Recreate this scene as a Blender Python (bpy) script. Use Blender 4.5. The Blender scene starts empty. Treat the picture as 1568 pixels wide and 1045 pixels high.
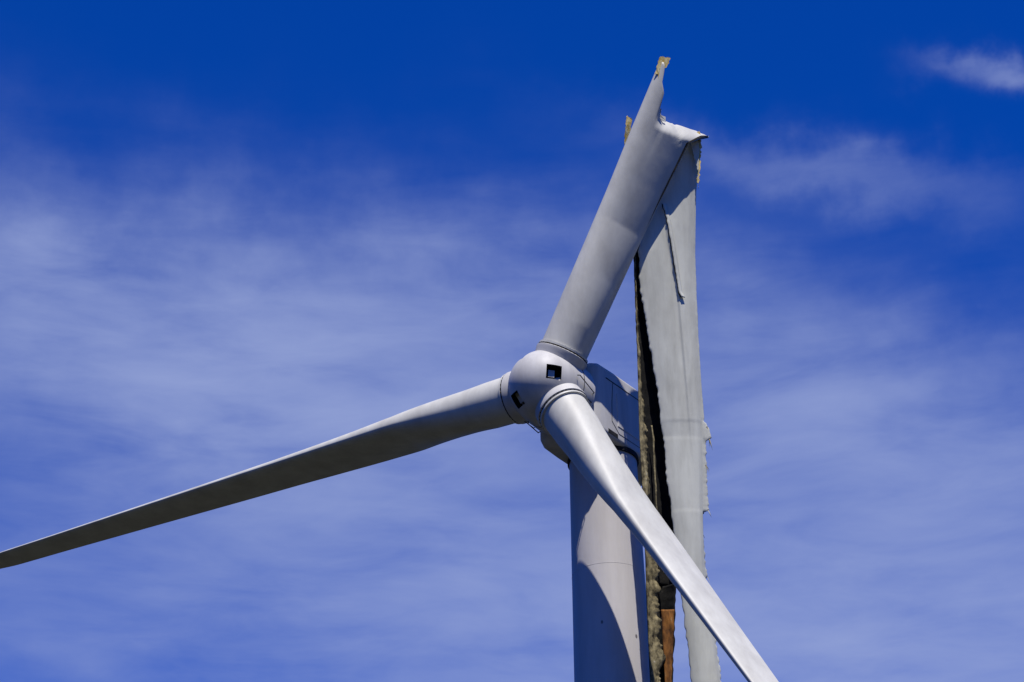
import bpy, bmesh, math, random
from mathutils import Vector, Matrix, noise
random.seed(7)
scene = bpy.context.scene
scene.view_settings.view_transform = 'Standard'
scene.view_settings.look = 'None'
scene.view_settings.exposure = 0

# ------------------------------------------------------------------ frame of reference
PITCH = math.radians(30.0); ROLL = math.radians(1.4)
CAM = Vector((0, 0, 1.7)); DIST = 73.2
F0 = Vector((0, math.cos(PITCH), math.sin(PITCH)))
R0 = Vector((1, 0, 0)); U0 = Vector((0, -math.sin(PITCH), math.cos(PITCH)))
R = R0*math.cos(ROLL) - U0*math.sin(ROLL)
U = U0*math.cos(ROLL) + R0*math.sin(ROLL)
W = -F0
ORI = CAM + F0*DIST
def S(r, u, t): return ORI + R*r + U*u + W*t          # rigid survey frame, metres
def SV(r, u, t): return R*r + U*u + W*t

# ------------------------------------------------------------------ materials
def new_mat(name):
    m = bpy.data.materials.new(name); m.use_nodes = True
    nt = m.node_tree; nt.nodes.clear()
    o = nt.nodes.new('ShaderNodeOutputMaterial'); b = nt.nodes.new('ShaderNodeBsdfPrincipled')
    nt.links.new(b.outputs[0], o.inputs[0]); return m, nt, b
def paint(name, col, dirt=(0.22,0.20,0.17), rough=0.5, amount=0.35, speck=True, stretch=(1,1,0.15), scale=1.2, spec=0.3):
    m, nt, b = new_mat(name); N = nt.nodes; Lk = nt.links
    tc = N.new('ShaderNodeTexCoord'); mp = N.new('ShaderNodeMapping'); mp.inputs['Scale'].default_value = stretch
    Lk.new(tc.outputs['Object'], mp.inputs[0])
    n1 = N.new('ShaderNodeTexNoise'); n1.inputs['Scale'].default_value = scale; n1.inputs['Detail'].default_value = 8; n1.inputs['Roughness'].default_value = 0.65
    Lk.new(mp.outputs[0], n1.inputs['Vector'])
    r1 = N.new('ShaderNodeValToRGB'); r1.color_ramp.elements[0].position = 0.40; r1.color_ramp.elements[1].position = 0.75
    r1.color_ramp.elements[1].color = (amount,)*3+(1,); r1.color_ramp.elements[0].color = (0,0,0,1)
    Lk.new(n1.outputs['Fac'], r1.inputs[0])
    mx = N.new('ShaderNodeMixRGB'); mx.inputs[1].default_value = (*col,1); mx.inputs[2].default_value = (*dirt,1)
    Lk.new(r1.outputs[0], mx.inputs[0]); last = mx.outputs[0]
    if speck:
        v = N.new('ShaderNodeTexVoronoi'); v.inputs['Scale'].default_value = 1.3
        mp2 = N.new('ShaderNodeMapping'); mp2.inputs['Scale'].default_value = (1,1,0.6); Lk.new(tc.outputs['Object'], mp2.inputs[0])
        Lk.new(mp2.outputs[0], v.inputs['Vector'])
        r2 = N.new('ShaderNodeValToRGB'); r2.color_ramp.elements[0].position = 0.045; r2.color_ramp.elements[1].position = 0.07
        r2.color_ramp.elements[0].color = (0.8,)*3+(1,); r2.color_ramp.elements[1].color = (0,0,0,1)
        Lk.new(v.outputs['Distance'], r2.inputs[0])
        m2 = N.new('ShaderNodeMixRGB'); m2.inputs[2].default_value = (0.06,0.05,0.045,1)
        Lk.new(r2.outputs[0], m2.inputs[0]); Lk.new(last, m2.inputs[1]); last = m2.outputs[0]
    Lk.new(last, b.inputs['Base Color'])
    b.inputs['Roughness'].default_value = rough
    b.inputs['Specular IOR Level'].default_value = spec
    bp = N.new('ShaderNodeBump'); bp.inputs['Strength'].default_value = 0.12; bp.inputs['Distance'].default_value = 0.03
    n3 = N.new('ShaderNodeTexNoise'); n3.inputs['Scale'].default_value = 3.0; n3.inputs['Detail'].default_value = 4
    Lk.new(tc.outputs['Object'], n3.inputs['Vector']); Lk.new(n3.outputs['Fac'], bp.inputs['Height']); Lk.new(bp.outputs[0], b.inputs['Normal'])
    return m
def rough_mat(name, c1, c2, scale=6, bump=0.6, rough=0.85, dist=0.05, stretch=(1,1,1), c3=None):
    m, nt, b = new_mat(name); N = nt.nodes; Lk = nt.links
    tc = N.new('ShaderNodeTexCoord'); mp = N.new('ShaderNodeMapping'); mp.inputs['Scale'].default_value = stretch
    Lk.new(tc.outputs['Object'], mp.inputs[0])
    n1 = N.new('ShaderNodeTexNoise'); n1.inputs['Scale'].default_value = scale; n1.inputs['Detail'].default_value = 10; n1.inputs['Roughness'].default_value = 0.7
    Lk.new(mp.outputs[0], n1.inputs['Vector'])
    r = N.new('ShaderNodeValToRGB'); r.color_ramp.elements[0].position = 0.38; r.color_ramp.elements[1].position = 0.62
    r.color_ramp.elements[0].color = (*c1,1); r.color_ramp.elements[1].color = (*c2,1)
    if c3:
        e = r.color_ramp.elements.new(0.7); e.color = (*c3,1)
    Lk.new(n1.outputs['Fac'], r.inputs[0]); Lk.new(r.outputs[0], b.inputs['Base Color'])
    b.inputs['Roughness'].default_value = rough; b.inputs['Specular IOR Level'].default_value = 0.2
    bp = N.new('ShaderNodeBump'); bp.inputs['Strength'].default_value = bump; bp.inputs['Distance'].default_value = dist
    Lk.new(n1.outputs['Fac'], bp.inputs['Height']); Lk.new(bp.outputs[0], b.inputs['Normal'])
    return m
M_BLADE = paint('blade_paint', (0.64,0.63,0.56), amount=0.4, speck=False, stretch=(1,1,0.4))
M_STUMP = paint('weathered_blade_paint', (0.64,0.63,0.56), amount=0.4, speck=False, stretch=(1,1,0.4))
M_TORN  = paint('torn_shell_paint', (0.66,0.66,0.56), dirt=(0.36,0.35,0.28), amount=0.6, speck=False, stretch=(2,2,0.3), rough=0.55)
M_TOWER = paint('tower_paint', (0.57,0.545,0.53), dirt=(0.28,0.25,0.23), amount=0.4, speck=True)
M_NAC   = paint('nacelle_paint', (0.60,0.585,0.55), dirt=(0.22,0.20,0.18), amount=0.5, speck=False)
M_GAP   = rough_mat('dark_rubber', (0.012,0.012,0.013), (0.03,0.03,0.03))
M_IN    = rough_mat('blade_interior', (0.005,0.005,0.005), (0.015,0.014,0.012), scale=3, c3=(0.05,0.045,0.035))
M_FOAM  = rough_mat('torn_foam_core', (0.03,0.024,0.014), (0.40,0.33,0.17), scale=6, bump=0.8, c3=(0.68,0.64,0.50), stretch=(1,1,0.45))
M_FIB   = rough_mat('raw_fibreglass', (0.65,0.43,0.07), (0.85,0.74,0.42), scale=9, bump=0.6, stretch=(1,1,0.3))
M_RUST  = rough_mat('stained_laminate', (0.04,0.016,0.008), (0.34,0.14,0.03), scale=3.5, bump=0.6, stretch=(1,1,0.35), c3=(0.42,0.32,0.17))
M_GRASS = rough_mat('dark_heath', (0.010,0.012,0.007), (0.026,0.024,0.014), scale=0.4, bump=0.5, dist=0.3)
M_CONC  = rough_mat('concrete', (0.25,0.25,0.24), (0.36,0.35,0.33), scale=3, bump=0.2)

# ------------------------------------------------------------------ helpers
turbine = bpy.data.objects.new('wind_turbine', None); scene.collection.objects.link(turbine)
def make(name, verts, faces, mats, parent=turbine, smooth=True, face_to=None):
    me = bpy.data.meshes.new(name); me.from_pydata([tuple(v) for v in verts], [], faces); me.update()
    for m in (mats if isinstance(mats, list) else [mats]): me.materials.append(m)
    bm = bmesh.new(); bm.from_mesh(me)
    bmesh.ops.recalc_face_normals(bm, faces=bm.faces)
    if face_to is not None:
        bm.normal_update()
        s = 0
        for fc in bm.faces:
            d = face_to(fc.calc_center_median()) if callable(face_to) else face_to
            s += fc.normal.dot(d)
        if s < 0: bmesh.ops.reverse_faces(bm, faces=bm.faces)
    bm.to_mesh(me); bm.free()
    for i, p in enumerate(me.polygons): p.use_smooth = smooth
    ob = bpy.data.objects.new(name, me); scene.collection.objects.link(ob)
    if parent: ob.parent = parent
    return ob
def loft(name, rings, mats, cap0=True, cap1=True, **k):
    n = len(rings[0]); v = [p for r in rings for p in r]; f = []
    for j in range(len(rings)-1):
        for i in range(n):
            a = j*n+i; b = j*n+(i+1) % n; f.append((a, b, b+n, a+n))
    if cap0: f.append(tuple(range(n)))
    if cap1: f.append(tuple(range((len(rings)-1)*n, len(rings)*n)))
    return make(name, v, f, mats, **k)
def autosmooth(ob, ang=35):
    me = ob.data
    bm = bmesh.new(); bm.from_mesh(me)
    for e in bm.edges:
        if len(e.link_faces) == 2 and e.calc_face_angle(0) > math.radians(ang): e.smooth = False
    bm.to_mesh(me); bm.free()
def basis(d):
    d = d.normalized(); a = Vector((0,0,1)) if abs(d.z) < 0.9 else Vector((1,0,0))
    x = d.cross(a).normalized(); return x, d.cross(x).normalized()
def tube(name, c, d, prof, mat, n=64, **k):
    x, y = basis(d); d = d.normalized(); rings = []
    for s, r in prof:
        rings.append([c + d*s + (x*math.cos(2*math.pi*i/n) + y*math.sin(2*math.pi*i/n))*max(r,1e-3) for i in range(n)])
    o = loft(name, rings, mat, **k); autosmooth(o); return o
def lerp_table(tab, x):
    if x <= tab[0][0]: return tab[0][1]
    for (a, va), (b, vb) in zip(tab, tab[1:]):
        if x <= b:
            f = (x-a)/(b-a); return va + (vb-va)*f
    return tab[-1][1]
def smooth_table(tab, x):
    h = 0.35
    return (lerp_table(tab, x-h)+2*lerp_table(tab, x)+lerp_table(tab, x+h))/4
def box(name, c, ex, ey, ez, mat, bev=0.0, **k):
    v = [c+ex*a+ey*b+ez*d for a in (-1,1) for b in (-1,1) for d in (-1,1)]
    f = [(0,1,3,2),(4,6,7,5),(0,4,5,1),(2,3,7,6),(0,2,6,4),(1,5,7,3)]
    o = make(name, v, f, mat, smooth=False, **k)
    if bev:
        m = o.modifiers.new('b', 'BEVEL'); m.width = bev; m.segments = 3
    return o

# ------------------------------------------------------------------ rotor frame
H = S(1.134, -1.523, 0.0)
n = Vector((-0.56, -0.825, 0.045)).normalized()
Bk = Vector((0.562, 0.827, 0)).normalized()      # nacelle backwards
Cr = Vector((0.827, -0.562, 0)).normalized()     # towards nacelle's near side
Z = Vector((0,0,1))
def bdir(r,u,t):
    d = SV(r,u,t).normalized(); d = d - n*d.dot(n); return d.normalized()
dA = bdir(0.434, 0.901, -0.257); dB = bdir(-0.956, -0.309, -0.583); dC = bdir(0.585, -0.811, 1.026)

# ------------------------------------------------------------------ tower
tx = H + Bk*3.2
ztop = H.z - 1.34
def tower_r(z): return 1.11 + (ztop - z)*0.0135
prof = [(z, tower_r(z)) for z in [0.25 + (ztop-0.25)*i/40 for i in range(41)]]
tube('tower', Vector((tx.x, tx.y, 0)), Z, prof, M_TOWER, n=128)
for i, zz in enumerate([ztop-4.15, ztop-16.0, ztop-27.0]):
    tube('section_joint_%d'%(i+1), Vector((tx.x, tx.y, 0)), Z, [(zz-0.012, tower_r(zz)), (zz-0.010, tower_r(zz)+0.004), (zz+0.010, tower_r(zz)+0.004), (zz+0.012, tower_r(zz))], M_TOWER, n=128, cap0=False, cap1=False)
tube('yaw_bearing', Vector((tx.x, tx.y, 0)), Z, [(ztop-0.10, 1.02),(ztop-0.10,1.17),(ztop+0.06,1.17),(ztop+0.06,1.0)], M_GAP, n=96)
tube('tower_foundation', Vector((tx.x, tx.y, 0)), Z, [(-0.5,3.2),(0.2,3.2),(0.25,3.15)], M_CONC, n=64)
dd = Vector((0,-1,0)); rb = tower_r(1.6)
box('tower_door', Vector((tx.x,tx.y,1.4))+dd*(rb-0.02), Vector((0.42,0,0)), dd*0.06, Z*1.05, M_NAC, bev=0.03)

# ------------------------------------------------------------------ nacelle
def rrect(c, w, ht, hb, rc, nseg=8, cut=0.0):
    pts = []
    for cx, cy, a0 in ((w-rc, ht-rc, 0), (-(w-rc), ht-rc, 90), (-(w-rc), -(hb-rc), 180), (w-rc, -(hb-rc), 270)):
        for i in range(nseg+1):
            a = math.radians(a0 + 90*i/nseg)
            pts.append(c + Cr*(cx+rc*math.cos(a)) + Z*(cy+rc*math.sin(a)))
    return pts
secs = [(1.00,.85,.88,.95,.3),(1.06,1.0,1.05,1.12,.26),(1.16,1.09,1.15,1.24,.22),(1.4,1.14,1.22,1.31,.18),(2.2,1.15,1.24,1.33,.16),(4.5,1.16,1.26,1.33,.16),
        (5.6,1.14,1.2,1.2,.2),(6.1,1.05,1.08,1.0,.3),(6.3,.9,.9,.8,.3)]
nac = loft('nacelle', [rrect(H + Bk*s, w, ht, hb, rc) for s,w,ht,hb,rc in secs], M_NAC); autosmooth(nac, 50)
def side_pt(s, h, out=0.0): return H + Bk*s + Z*h + Cr*(1.155+out)
def strip(name, pts, wid, out, mat, nrm):
    v=[]; f=[]
    for i,p in enumerate(pts):
        d = (pts[min(i+1,len(pts)-1)]-pts[max(i-1,0)]).normalized(); sd = d.cross(nrm).normalized()*wid/2
        v += [p+sd, p+sd+nrm*out, p-sd+nrm*out, p-sd]
    for i in range(len(pts)-1):
        a=i*4
        for k in range(3): f.append((a+k,a+k+1,a+k+5,a+k+4))
    f.append((0,1,2,3)); f.append(tuple(range(len(v)-4,len(v))))
    return make(name, v, f, mat, smooth=False)
strip('nacelle_seam_1', [side_pt(1.75,0.78),side_pt(5.4,0.82)], 0.03, 0.008, M_GAP, Cr)
strip('nacelle_seam_2', [side_pt(2.15,0.76),side_pt(2.05,0.0),side_pt(2.0,-0.7),side_pt(2.4,-1.02),side_pt(5.3,-1.0)], 0.018, 0.006, M_GAP, Cr)
box('nacelle_side_panel', side_pt(3.7,-0.15,-0.005), Bk*1.35, Z*0.62, Cr*0.022, M_NAC, bev=0.02)
box('nacelle_vent', side_pt(2.05,-1.14,-0.03), Bk*0.28, Z*0.07, Cr*0.03, M_GAP)
for i in range(4):
    box('roof_hatch_%d'%(i+1), H+Bk*(2.0+i*0.95)+Z*1.255+Cr*0.1, Bk*0.38, Cr*0.6, Z*0.03, M_NAC, bev=0.02)
tube('wind_vane_mast', H+Bk*5.3+Z*1.1+Cr*0.3, Z, [(0,0.03),(0.9,0.025)], M_GAP, n=12)
tube('main_shaft_cover', H, -n, [(0.8,0.85),(1.3,0.85)], M_GAP, n=48)

# ------------------------------------------------------------------ spinner (hub cover)
prof = []
for i in range(0, 25):
    a = math.radians(90*i/24); prof.append((1.26*math.cos(a)*1.06, 1.22*math.sin(a)**0.97 if i else 0.0))
prof += [(-0.35,1.24),(-0.8,1.25),(-0.93,1.24),(-0.95,1.18),(-0.95,0.9)]
spin = tube('spinner', H, n, prof, [M_NAC, M_IN], n=96)
hd = SV(0.156,0.434,0.885).normalized()
hats = [hd, Matrix.Rotation(math.radians(120),3,n) @ hd, Matrix.Rotation(math.radians(-120),3,n) @ hd]
for k, h in enumerate(hats):
    tang = (Z - h*Z.dot(h)).normalized(); tang = Matrix.Rotation(math.radians(-4),3,h) @ tang
    s2 = h.cross(tang).normalized()
    cut = box('cut', H+h*1.25, s2*0.25, tang*0.25, h*0.45, M_IN, parent=None)
    bo = spin.modifiers.new('h%d'%k, 'BOOLEAN'); bo.operation='DIFFERENCE'; bo.object = cut; bo.solver='EXACT'
    bpy.context.view_layer.objects.active = spin; spin.select_set(True)
    bpy.ops.object.modifier_apply(modifier=bo.name)
    bpy.data.objects.remove(cut)
    box('hatch_bracket_%d'%(k+1), H+h*1.0 + s2*0.06, s2*0.10, tang*0.12, h*0.1, M_NAC)
for p in spin.data.polygons: p.use_smooth = True
autosmooth(spin, 30)
tube('spinner_joint', H, n, [(-0.312,1.236),(-0.312,1.246),(-0.288,1.246),(-0.288,1.236)], M_GAP, n=96, cap0=False, cap1=False)
def skirt(s, ang, r=1.25):
    y0 = hd - n*hd.dot(n); y0.normalize(); x0 = n.cross(y0)
    return H + n*s + (y0*math.cos(math.radians(ang))+x0*math.sin(math.radians(ang)))*r
def rod(name, pts, rad, mat):
    v=[]; f=[]
    for i,p in enumerate(pts):
        d=(pts[min(i+1,len(pts)-1)]-pts[max(i-1,0)]).normalized(); x,y=basis(d)
        v += [p+(x*math.cos(k*math.pi/3)+y*math.sin(k*math.pi/3))*rad for k in range(6)]
    for i in range(len(pts)-1):
        for k in range(6): f.append((i*6+k,i*6+(k+1)%6,i*6+6+(k+1)%6,i*6+6+k))
    return make(name, v, f, mat)
for k in range(3):
    b0 = 120*k
    rod('skirt_rail_%d'%(k+1), [skirt(0.15,b0+8,1.26),skirt(0.1,b0+8,1.33),skirt(-0.75,b0-2,1.33),skirt(-0.8,b0-2,1.25)], 0.018, M_GAP)
    rod('skirt_rail_low_%d'%(k+1), [skirt(-0.2,b0-14,1.25),skirt(-0.2,b0-14,1.30),skirt(-0.78,b0-16,1.30),skirt(-0.8,b0-16,1.25)], 0.014, M_GAP)

def collar(name, d):
    tube(name+'_stub', H, d, [(0.55,0.84),(1.05,0.86),(1.12,0.88),(1.20,0.88),(1.22,0.85)], M_NAC, n=80)
    tube(name+'_gap', H, d, [(1.19,0.83),(1.27,0.83)], M_GAP, n=80)
    tube(name+'_flange', H, d, [(1.265,0.80),(1.265,0.85),(1.33,0.85),(1.345,0.80)], M_BLADE, n=80)
    x, y = basis(d); v=[]; f=[]
    for i in range(36):
        a = 2*math.pi*i/36; c = H + d*1.225 + (x*math.cos(a)+y*math.sin(a))*0.845; b0=len(v)
        for s in (-0.02,0.03):
            for k in range(6): v.append(c+d*s+(x*math.cos(k*math.pi/3)+y*math.sin(k*math.pi/3))*0.022)
        f += [(b0+k,b0+(k+1)%6,b0+6+(k+1)%6,b0+6+k) for k in range(6)]+[tuple(range(b0+6,b0+12)),tuple(range(b0,b0+6))]
    make(name+'_bolts', v, f, M_GAP, smooth=False)
for nm, d in (('root_up',dA),('root_left',dB),('root_low',dC)): collar(nm, d)

# ------------------------------------------------------------------ blades
NS = 72
def section(c, tc, circ, axf):
    out = []
    for i in range(NS):
        th = 2*math.pi*i/NS
        x = 0.5*(1+math.cos(th)); y = tc*5*(0.2969*math.sqrt(x)-0.126*x-0.3516*x*x+0.2843*x**3-0.1036*x**4)
        y = math.copysign(y, math.sin(th))
        if y > 0: y *= 0.55                      # flatter pressure side
        else: y *= 1.25
        X = x-axf; Xc = 0.5*math.cos(th); Yc = 0.5*math.sin(th)
        out.append(((X*(1-circ)+Xc*circ)*c, (y*(1-circ)+Yc*circ)*c, x, th))
    return out
chordT = [(1.3,1.56),(3,1.58),(4.5,1.80),(5.9,1.96),(8,1.74),(11,1.44),(14.3,1.20),(18,1.02),(22,.84),(24.7,.76),(26,.6),(26.8,.3)]
chordB = [(1.3,1.56),(3,1.60),(4.5,1.86),(5.9,2.10),(8,1.92),(11,1.64),(14.3,1.42),(18,1.22),(22,1.02),(24.7,.92),(26,.7),(26.8,.3)]
tcT = [(1.3,.6),(3,.55),(5.9,.38),(9,.30),(14,.25),(20,.22),(27,.18)]
circT = [(1.3,1.0),(2.2,.92),(4,.45),(5.9,.06),(7.5,0),(30,0)]
_c = {}
def section_cache(c, t, ci, a):
    k = (round(c,5), round(t,5), round(ci,5), a)
    if k not in _c: _c[k] = section(c, t, ci, a)
    return _c[k]
def blade(d, phi0, chord=chordT, axf=0.36, Lend=26.8, endf=None, rows=110):
    e = n.cross(d).normalized(); rings = []
    for j in range(rows+1):
        v = j/rows
        ring = []
        for i in range(NS):
            th = 2*math.pi*i/NS
            E = endf(th) if endf else Lend
            L = 1.3 + (E-1.3)*v
            ph = math.radians(phi0 + lerp_table([(1.3,10),(6,8),(14,2),(27,-2)], L))
            c = smooth_table(chord, L); X, Y, x, _ = section_cache(c, lerp_table(tcT, L), lerp_table(circT, L), axf)[i]
            te = e*math.cos(ph) - n*math.sin(ph); nn = d.cross(te)
            ring.append(H + d*L + te*X + nn*Y)
        rings.append(ring)
    return rings
ob = loft('blade_left', blade(dB, 82, chord=chordB), M_BLADE); autosmooth(ob, 60)
ob = loft('blade_low', blade(dC, 69), M_BLADE); autosmooth(ob, 60)

# broken blade stump: every strand of the shell ends at its own ragged length
chordA = [(1.3,1.56),(3,1.62),(5,1.68),(7,1.76),(9,1.92),(12,2.08)]
eA = n.cross(dA)
PHA = 124
ph = math.radians(PHA+5); teA = eA*math.cos(ph)-n*math.sin(ph); nnA = dA.cross(teA)
SIDE = 1 if nnA.dot(W) > 0 else -1
def endA(th):
    x = 0.5*(1+math.cos(th))
    tab = [(0,11.65),(0.05,11.65),(0.10,11.45),(0.14,11.0),(0.25,10.6),(0.29,10.15),(0.33,9.95),(0.45,9.95),(0.6,10.0),(0.75,10.15),(0.9,10.45),(1.0,10.4)]
    tb =  [(0,11.65),(0.04,10.6),(0.1,9.9),(0.3,9.6),(0.6,9.7),(0.8,9.7),(1.0,10.4)]
    b = lerp_table(tab if math.sin(th)*SIDE >= 0 else tb, x)
    return b + 0.06*noise.noise(Vector((th*9,0,3))) + 0.03*random.random()
_e = {}
def endA_c(th):
    if th not in _e: _e[th] = endA(th)
    return _e[th]
ringsA = blade(dA, PHA, chord=chordA, axf=0.51, endf=endA_c, rows=130)
for j, ring in enumerate(ringsA):
    for i, p in enumerate(ring):
        L = (p-H).dot(dA); X = (p-H-dA*L).dot(teA)
        if L > 7.6:
            w = min(1,(L-7.6)/2.0); w = w*w
            cre = math.exp(-((X+0.12-(L-9.5)*0.06)/0.06)**2)
            q = nnA*SIDE*(-0.022*cre)*w + nnA*0.008*noise.noise(p*2.0)*w
            if X > -0.45:
                s = max(0, min(1,(X+0.45)/0.3)); g = max(0, L-9.45-0.2*max(0,X))
                q += -nnA*SIDE*s*(1.0*g*g+0.35*g)
                q += -nnA*SIDE*0.08*math.exp(-((X-0.55+(L-9.6)*0.5)/0.09)**2)*max(0,min(1,(L-9.3)/0.6))
            if X > 0.4: q += teA*0.75*max(0,L-9.55)*min(1,(X-0.4)/0.4)
            p += q
def outA(c):
    L = (c-H).dot(dA); return (c-H-dA*L).normalized()
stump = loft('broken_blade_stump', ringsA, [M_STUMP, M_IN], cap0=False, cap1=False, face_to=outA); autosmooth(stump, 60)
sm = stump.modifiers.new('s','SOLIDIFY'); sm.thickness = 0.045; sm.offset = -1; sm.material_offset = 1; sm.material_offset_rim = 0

def shard(name, pts, nrm, thick, mat, jag=0.0):
    q = []
    for a, b in zip(pts, pts[1:]+pts[:1]):
        L = (b-a).length; k = max(1, int(L/0.06)) if jag else 1
        for i in range(k):
            p = a.lerp(b, i/k)
            if i and jag: p = p + (b-a).normalized().cross(nrm)*random.uniform(-jag, jag)
            q.append(p)
    m = len(q); v = q + [p - nrm*thick for p in q]
    f = [tuple(range(m)), tuple(range(m, 2*m))] + [(i,(i+1)%m,(i+1)%m+m,i+m) for i in range(m)]
    return make(name, v, f, mat, smooth=False)
def A(L, X, o=0.0): return H + dA*L + teA*X + nnA*SIDE*o
shard('torn_spike_tip', [A(11.15,-1.06,.20),A(11.80,-1.12,.17),A(11.93,-0.78,.15),A(11.55,-0.78,.2),A(11.42,-0.86,.2),A(10.9,-.80,.28),A(11.2,-0.94,.24)], nnA*SIDE, 0.03, M_FIB, 0.025)
shard('torn_lip_piece', [A(9.85,-.42,.16),A(10.12,-.47,.12),A(10.22,-.36,.1),A(10.0,-.3,.14),A(10.02,-.12,.1),A(9.85,-.05,.14)], nnA*SIDE, 0.02, M_STUMP, 0.012)
shard('rear_fibre_spike', [A(8.6,-.90,-.4),A(9.3,-1.13,-.4),A(9.66,-1.24,-.45),A(9.62,-1.06,-.4),A(9.35,-.98,-.4),A(9.0,-.85,-.4)], nnA*SIDE, 0.03, M_FIB, 0.03)
shard('rear_dark_spike', [A(8.4,-.85,-.42),A(9.3,-1.06,-.46),A(9.25,-.90,-.44),A(8.9,-.75,-.4)], nnA*SIDE, 0.03, M_IN, 0.03)

# ------------------------------------------------------------------ hanging broken outer part of the blade
ST = [
( 7.15,-3.25,5.30,5.32,5.35,5.55,6.28),
( 6.73,-3.07,4.95,4.97,5.00,5.30,6.27),
( 4.83,-2.35,4.45,4.50,4.60,4.75,6.12),
( 2.95,-1.62,4.02,4.10,4.12,4.11,6.03),
( 1.55,-1.07,4.03,4.14,4.22,4.20,6.03),
( 0.05,-0.47,4.04,4.21,4.42,4.40,6.05),
(-1.62, 0.21,4.05,4.27,4.65,4.66,6.10),
(-2.55, 0.60,4.05,4.31,4.75,4.74,6.15),
(-2.62, 0.62,4.05,4.31,4.75,4.74,6.22),
(-3.08, 0.80,4.06,4.36,4.78,4.80,6.36),
(-3.16, 0.84,4.06,4.36,4.78,4.80,6.17),
(-4.48, 1.40,4.10,4.41,4.89,4.89,6.16),
(-5.30, 1.75,4.12,4.47,4.98,4.98,6.19),
(-5.40, 1.80,4.12,4.47,4.98,4.99,5.95),
(-6.86, 2.42,4.15,4.58,5.10,5.12,6.02),
(-7.30, 2.60,4.15,4.60,5.08,5.17,6.10),
(-7.36, 2.62,4.15,4.60,5.08,5.17,5.99),
(-8.40, 3.10,4.17,4.63,5.03,5.27,6.16),
(-10.37,4.00,4.21,4.68,4.88,5.44,6.39),
(-12.5, 4.9,4.25,4.70,4.85,5.65,6.60)]
PRS = [(-12.5,6.60),(-10.37,6.39),(-8.4,6.16),(-7.0,6.02),(-5.4,6.04),(-3.5,6.12),(-1.6,6.10),(0,6.05),(2,6.03),(4.8,6.12),(7.15,6.28)]
def st(u):
    for a, b in zip(ST, ST[1:]):
        if a[0] >= u >= b[0]:
            f = (a[0]-u)/(a[0]-b[0]); return [x+(y-x)*f for x, y in zip(a, b)]
    return list(ST[-1])
PN = SV(0, .376, .927).normalized()
rowsU = []; u = 7.0
while u > -12.5: rowsU.append(u); u -= 0.05
def nz(a, b, sc=1.0): return noise.noise(Vector((a*sc, b, 1.7)))
def ridge_x(u): return lerp_table([(-4,5.75),(-1.62,5.62),(1.3,5.45),(4.4,5.02)], u)
NC = 60
def grid(name, fn, ncol, mats, thick=0.03, mo=0, smooth=True, us=None):
    us = us or rowsU
    v = []; f = []
    for u in us:
        for c in range(ncol+1): v.append(fn(u, c/ncol))
    k = ncol+1
    for j in range(len(us)-1):
        for c in range(ncol): a=j*k+c; f.append((a,a+1,a+1+k,a+k))
    o = make(name, v, f, mats, smooth=smooth, face_to=PN)
    m = o.modifiers.new('s','SOLIDIFY'); m.thickness = thick; m.offset = -1; m.material_offset = mo
    return o
def front(u, c):
    _, t, rl, rr, ir, pl, pr = st(u)
    jl = 0.03*nz(u, 0, 1.3)+0.05*abs(nz(u,5,3.1))+0.03*nz(u,5,7); jr = 0.006*nz(u, 9, 3)+0.008*nz(u,2,11)
    if u < -2.4: jr = jr*3 + 0.04*nz(u,4,15)
    ps = smooth_table(PRS, u)
    x = pl+(ps-pl)*c + jl*max(0,1-c/0.05) + (pr-ps+jr)*max(0,1-(1-c)/0.05)
    dep = 0.16*math.sin(math.pi*min(1,c*1.02))**0.7 - 0.07*max(0,c-0.85)/0.15
    rx = ridge_x(u); d = x-rx
    amp = 0.06*max(0, min(1,(4.6-u)/0.5))*max(0,min(1,(u+5)/4))
    dep += amp*(math.exp(-(d/0.16)**2) if d > 0 else math.exp(-(d/0.05)**2))
    dep += 0.02*noise.noise(Vector((x*0.8,u*0.35,0)))+0.003*noise.noise(Vector((x*4,u*2,4)))
    return S(x, u, t) + PN*dep
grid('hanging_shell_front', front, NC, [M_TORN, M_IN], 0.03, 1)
def back(u, c):
    _, t, rl, rr, ir, pl, pr = st(u)
    pr = min(pr, smooth_table(PRS, u))
    if u < -7.4: pr = lerp_table([(-12.5,4.85),(-10.37,4.90),(-8.4,5.03),(-7.4,5.1)], u)+0.05*nz(u,3,5)
    x = rl+0.03+(pr-0.05-rl)*c
    return S(x, u, t) - PN*(0.15+0.45*math.sin(math.pi*(0.08+0.9*c))) + PN*0.03*noise.noise(Vector((x*3,u*2,2)))
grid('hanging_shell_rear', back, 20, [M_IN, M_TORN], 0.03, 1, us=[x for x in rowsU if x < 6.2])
def rim(u, c):
    _, t, rl, rr, ir, pl, pr = st(u)
    wd = (rr-rl)*lerp_table([(-8,.85),(-2,.7),(0,.45),(3,.5)],u)
    x = rl+0.012*nz(u,7,2.2)+0.006*nz(u,1,8) + wd*(1+0.3*nz(u,4,1.1)+0.35*nz(u,6,4)+0.25*nz(u,8,10))*c
    return S(x,u,t) + PN*(0.02+0.05*math.sin(math.pi*c)+0.015*noise.noise(Vector((x*7,u*3,0)))-0.1*c)
grid('torn_leading_edge_core', rim, 8, M_FOAM, 0.06, 0, smooth=True, us=[x for x in rowsU if x < 3.3])
def inner_strip(u, c):
    _, t, rl, rr, ir, pl, pr = st(u)
    w = max(0.02,(ir-rr)); x = rr-0.02 + w*c + 0.03*nz(u,11,4)*c
    return S(x,u,t) - PN*(0.12-0.02*c) + PN*0.02*noise.noise(Vector((x*5,u*3,8)))
grid('stained_spar_web', inner_strip, 8, M_RUST, 0.03, 0, smooth=True, us=[x for x in rowsU if x < -8.2])
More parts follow.
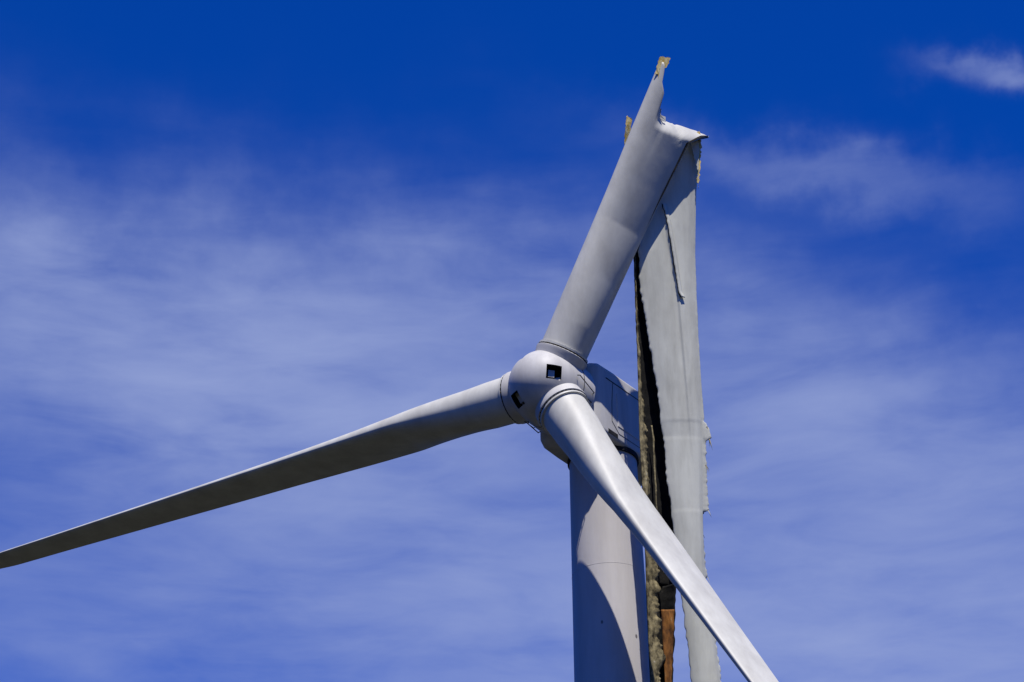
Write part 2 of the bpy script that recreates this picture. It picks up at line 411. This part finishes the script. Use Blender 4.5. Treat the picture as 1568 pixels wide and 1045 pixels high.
def ribbon(u, c):
    _, t, rl, rr, ir, pl, pr = st(u)
    x = rr+0.10+0.05*nz(u,21,0.9)+0.05*c*(1+0.6*nz(u,22,3))
    return S(x,u,t) - PN*(0.12+0.05*nz(u,23,1.2))
grid('loose_laminate_ribbon', ribbon, 3, M_FOAM, 0.015, 0, us=[x for x in rowsU if -7.2 < x < -2.6])
# lifted torn seam on the panel
SX = [(1.33,5.54),(1.5,5.46),(2.2,5.37),(2.95,5.28),(3.95,5.13),(4.45,5.0)]
v=[];f=[]; v2=[]; K=60
for i in range(K+1):
    u_ = 4.45 - (4.45-1.33)*i/K; x_ = lerp_table(SX, u_)
    t_ = st(u_)[1]; jag = 0.025*nz(u_,3,9)
    v += [S(x_-0.03+jag,u_,t_)+PN*0.27, S(x_+0.09,u_,t_)+PN*0.21]
    w_ = 0.02+0.04*abs(nz(u_,2,4))
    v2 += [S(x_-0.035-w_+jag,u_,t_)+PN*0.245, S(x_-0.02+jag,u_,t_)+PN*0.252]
for i in range(K): f.append((2*i,2*i+1,2*i+3,2*i+2))
o = make('lifted_seam_strip', v, f, M_TORN, face_to=PN); sm = o.modifiers.new('s','SOLIDIFY'); sm.thickness=0.012
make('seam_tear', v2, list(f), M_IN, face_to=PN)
for i in range(24):
    u_ = random.choice([-2.7,-3.1,-5.3,-5.4,-7.3,-7.4, -6.0, -3.9, -8.1]); s_ = st(u_); p = S(s_[6]-0.03,u_,s_[1])-PN*0.05
    L = random.uniform(0.12,0.45); q = p + SV(random.uniform(0.0,0.14),-L*random.uniform(.6,1),random.uniform(-.1,.1))
    shard('fibre_strand_%02d'%i, [p+SV(-.014,0,0),p+SV(.018,0,0),q], PN, 0.006, M_FIB if i%3 else M_TORN)
def TT(r,u,o): 
    t_ = -3.2+(7.07-u)*0.4; return S(r,u,t_)+PN*o
shard('hinge_laminate', [TT(6.14,6.9,.1),TT(6.28,7.0,.1),TT(6.34,6.5,.1),TT(6.25,5.6,.12),TT(6.16,5.0,.12),TT(6.16,5.4,.15),TT(6.2,6.1,.15)], PN, 0.04, M_FIB, 0.03)
shard('hinge_shell_piece', [TT(5.95,6.6,.24),TT(6.2,6.75,.24),TT(6.24,6.2,.2),TT(6.18,5.6,.2),TT(6.08,6.0,.22)], PN, 0.03, M_TORN, 0.02)

# ------------------------------------------------------------------ ground
gv=[];gf=[];G=60;ext=6000
for j in range(G+1):
    for i in range(G+1):
        a=(i/G*2-1); b=(j/G*2-1); x=math.copysign(abs(a)**2.2,a)*ext; y=math.copysign(abs(b)**2.2,b)*ext
        gv.append((x,y,0.0))
for j in range(G):
    for i in range(G): a=j*(G+1)+i; gf.append((a,a+1,a+G+2,a+G+1))
make('ground', gv, gf, M_GRASS, parent=None, face_to=Z)

# ------------------------------------------------------------------ sun + sky
sunv = Vector((0.10,-0.46,0.88)).normalized()
sun = bpy.data.lights.new('sun','SUN'); sun.energy = 5.0; sun.angle = math.radians(0.5); sun.color=(1,0.955,0.885)
so = bpy.data.objects.new('sun', sun); scene.collection.objects.link(so); so.rotation_euler = sunv.to_track_quat('Z','Y').to_euler()
w = bpy.data.worlds.new('World'); scene.world = w; w.use_nodes = True
nt = w.node_tree; N = nt.nodes; Lk = nt.links; N.clear()
out = N.new('ShaderNodeOutputWorld'); bg = N.new('ShaderNodeBackground'); bg.inputs[1].default_value = 0.08; Lk.new(bg.outputs[0], out.inputs[0])
sky = N.new('ShaderNodeTexSky'); sky.sky_type='NISHITA'; sky.sun_disc=False
sky.sun_elevation = math.asin(sunv.z); sky.sun_rotation = math.atan2(sunv.x, sunv.y); sky.altitude = 600; sky.dust_density = 0.3; sky.ozone_density = 2.0
def mth(op, a, b=None, c=None):
    nd = N.new('ShaderNodeMath'); nd.operation = op
    for i, x in enumerate((a,b,c)):
        if x is None: continue
        if isinstance(x,(int,float)): nd.inputs[i].default_value = x
        else: Lk.new(x, nd.inputs[i])
    return nd.outputs[0]
tint = N.new('ShaderNodeMixRGB'); tint.blend_type='MULTIPLY'; tint.inputs[0].default_value=1; tint.inputs[2].default_value=(0.01,0.46,1.7,1)
Lk.new(sky.outputs[0], tint.inputs[1])
tc = N.new('ShaderNodeTexCoord'); sp = N.new('ShaderNodeSeparateXYZ'); Lk.new(tc.outputs['Generated'], sp.inputs[0])
az = mth('ARCTAN2', sp.outputs[0], sp.outputs[1]); el = mth('ARCSINE', sp.outputs[2])
X = mth('MULTIPLY', az, 30.2); Y = mth('MULTIPLY', mth('SUBTRACT', el, 0.5236), 34.84)
cv = N.new('ShaderNodeCombineXYZ'); Lk.new(X, cv.inputs[0]); Lk.new(Y, cv.inputs[1])
def nnoise(rot, sx, sy, scale, detail, dist, rough=0.55, off=0):
    mp = N.new('ShaderNodeMapping'); mp.inputs['Rotation'].default_value=(0,0,math.radians(rot)); mp.inputs['Scale'].default_value=(sx,sy,1); mp.inputs['Location'].default_value=(off,off*.7,0)
    Lk.new(cv.outputs[0], mp.inputs[0]); t = N.new('ShaderNodeTexNoise'); t.inputs['Scale'].default_value=scale; t.inputs['Detail'].default_value=detail; t.inputs['Distortion'].default_value=dist; t.inputs['Roughness'].default_value=rough
    Lk.new(mp.outputs[0], t.inputs['Vector']); return t
wn = nnoise(0,1,1,0.5,5,0.0)
ws = N.new('ShaderNodeSeparateXYZ'); Lk.new(wn.outputs['Color'], ws.inputs[0])
XW = mth('ADD', X, mth('MULTIPLY', mth('SUBTRACT', ws.outputs[0],0.5), 2.6)); YW = mth('ADD', Y, mth('MULTIPLY', mth('SUBTRACT', ws.outputs[1],0.5), 2.4))
def patch(cx, cy, rx, ry, rot, amp):
    c = math.cos(math.radians(rot)); s = math.sin(math.radians(rot))
    dx = mth('SUBTRACT', XW, cx); dy = mth('SUBTRACT', YW, cy)
    a = mth('DIVIDE', mth('ADD', mth('MULTIPLY', dx, c), mth('MULTIPLY', dy, s)), rx)
    b = mth('DIVIDE', mth('SUBTRACT', mth('MULTIPLY', dy, c), mth('MULTIPLY', dx, s)), ry)
    d = mth('ADD', mth('MULTIPLY', a, a), mth('MULTIPLY', b, b))
    return mth('MULTIPLY', mth('EXPONENT', mth('MULTIPLY', d, -1.0)), amp)
P = [(-5.4,-0.2,4.4,1.6,-12,.72),(-2.0,-1.6,6.5,2.1,-16,.58),(-1.0,0.6,2.6,1.2,0,.42),(5.2,-1.6,4.4,1.8,-25,.66),(-1.0,-4.6,9,1.8,-6,.58),(5.0,2.2,2.5,.4,-16,.30),(8.2,3.35,1.0,.25,-5,.5),(-7.2,1.0,1.8,.6,-10,.2),(6,-5.3,5,2,0,.5)]
tot = None
for p in P:
    o_ = patch(*p); tot = o_ if tot is None else mth('ADD', tot, o_)
n1 = nnoise(32, 0.4, 1.3, 0.6, 8, 0.5, 0.5); n2 = nnoise(-62, 0.4, 1.5, 1.1, 9, 0.4, 0.55, 7)
mod = mth('ADD', mth('MULTIPLY', n1.outputs['Fac'], 1.7), mth('MULTIPLY', n2.outputs['Fac'], 1.5))
mod = mth('MAXIMUM', mth('SUBTRACT', mod, 0.62), 0.0)
# optical depth -> opacity, so dense parts saturate softly
den = mth('SUBTRACT', 1.0, mth('EXPONENT', mth('MULTIPLY', mth('MULTIPLY', tot, mod), -1.15)))
mx = N.new('ShaderNodeMixRGB'); Lk.new(den, mx.inputs[0]); Lk.new(tint.outputs[0], mx.inputs[1]); mx.inputs[2].default_value=(4.1,5.0,8.6,1)
mr = N.new('ShaderNodeMapRange'); mr.inputs['From Min'].default_value=0.0; mr.inputs['From Max'].default_value=0.36; mr.inputs['To Min'].default_value=0.06; mr.inputs['To Max'].default_value=1.0  # added dimming of the low sky, to keep the blade undersides dark
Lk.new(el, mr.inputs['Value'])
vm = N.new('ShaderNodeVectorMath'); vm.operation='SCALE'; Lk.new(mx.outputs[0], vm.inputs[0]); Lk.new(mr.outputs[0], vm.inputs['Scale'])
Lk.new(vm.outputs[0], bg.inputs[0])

# ------------------------------------------------------------------ camera
cam = bpy.data.cameras.new('camera'); co = bpy.data.objects.new('camera', cam); scene.collection.objects.link(co)
cam.lens = 80; cam.sensor_width = 36; cam.clip_end = 20000; cam.clip_start = 0.1
m = Matrix((R, U, W)).transposed().to_4x4(); m.translation = CAM; co.matrix_world = m
scene.camera = co
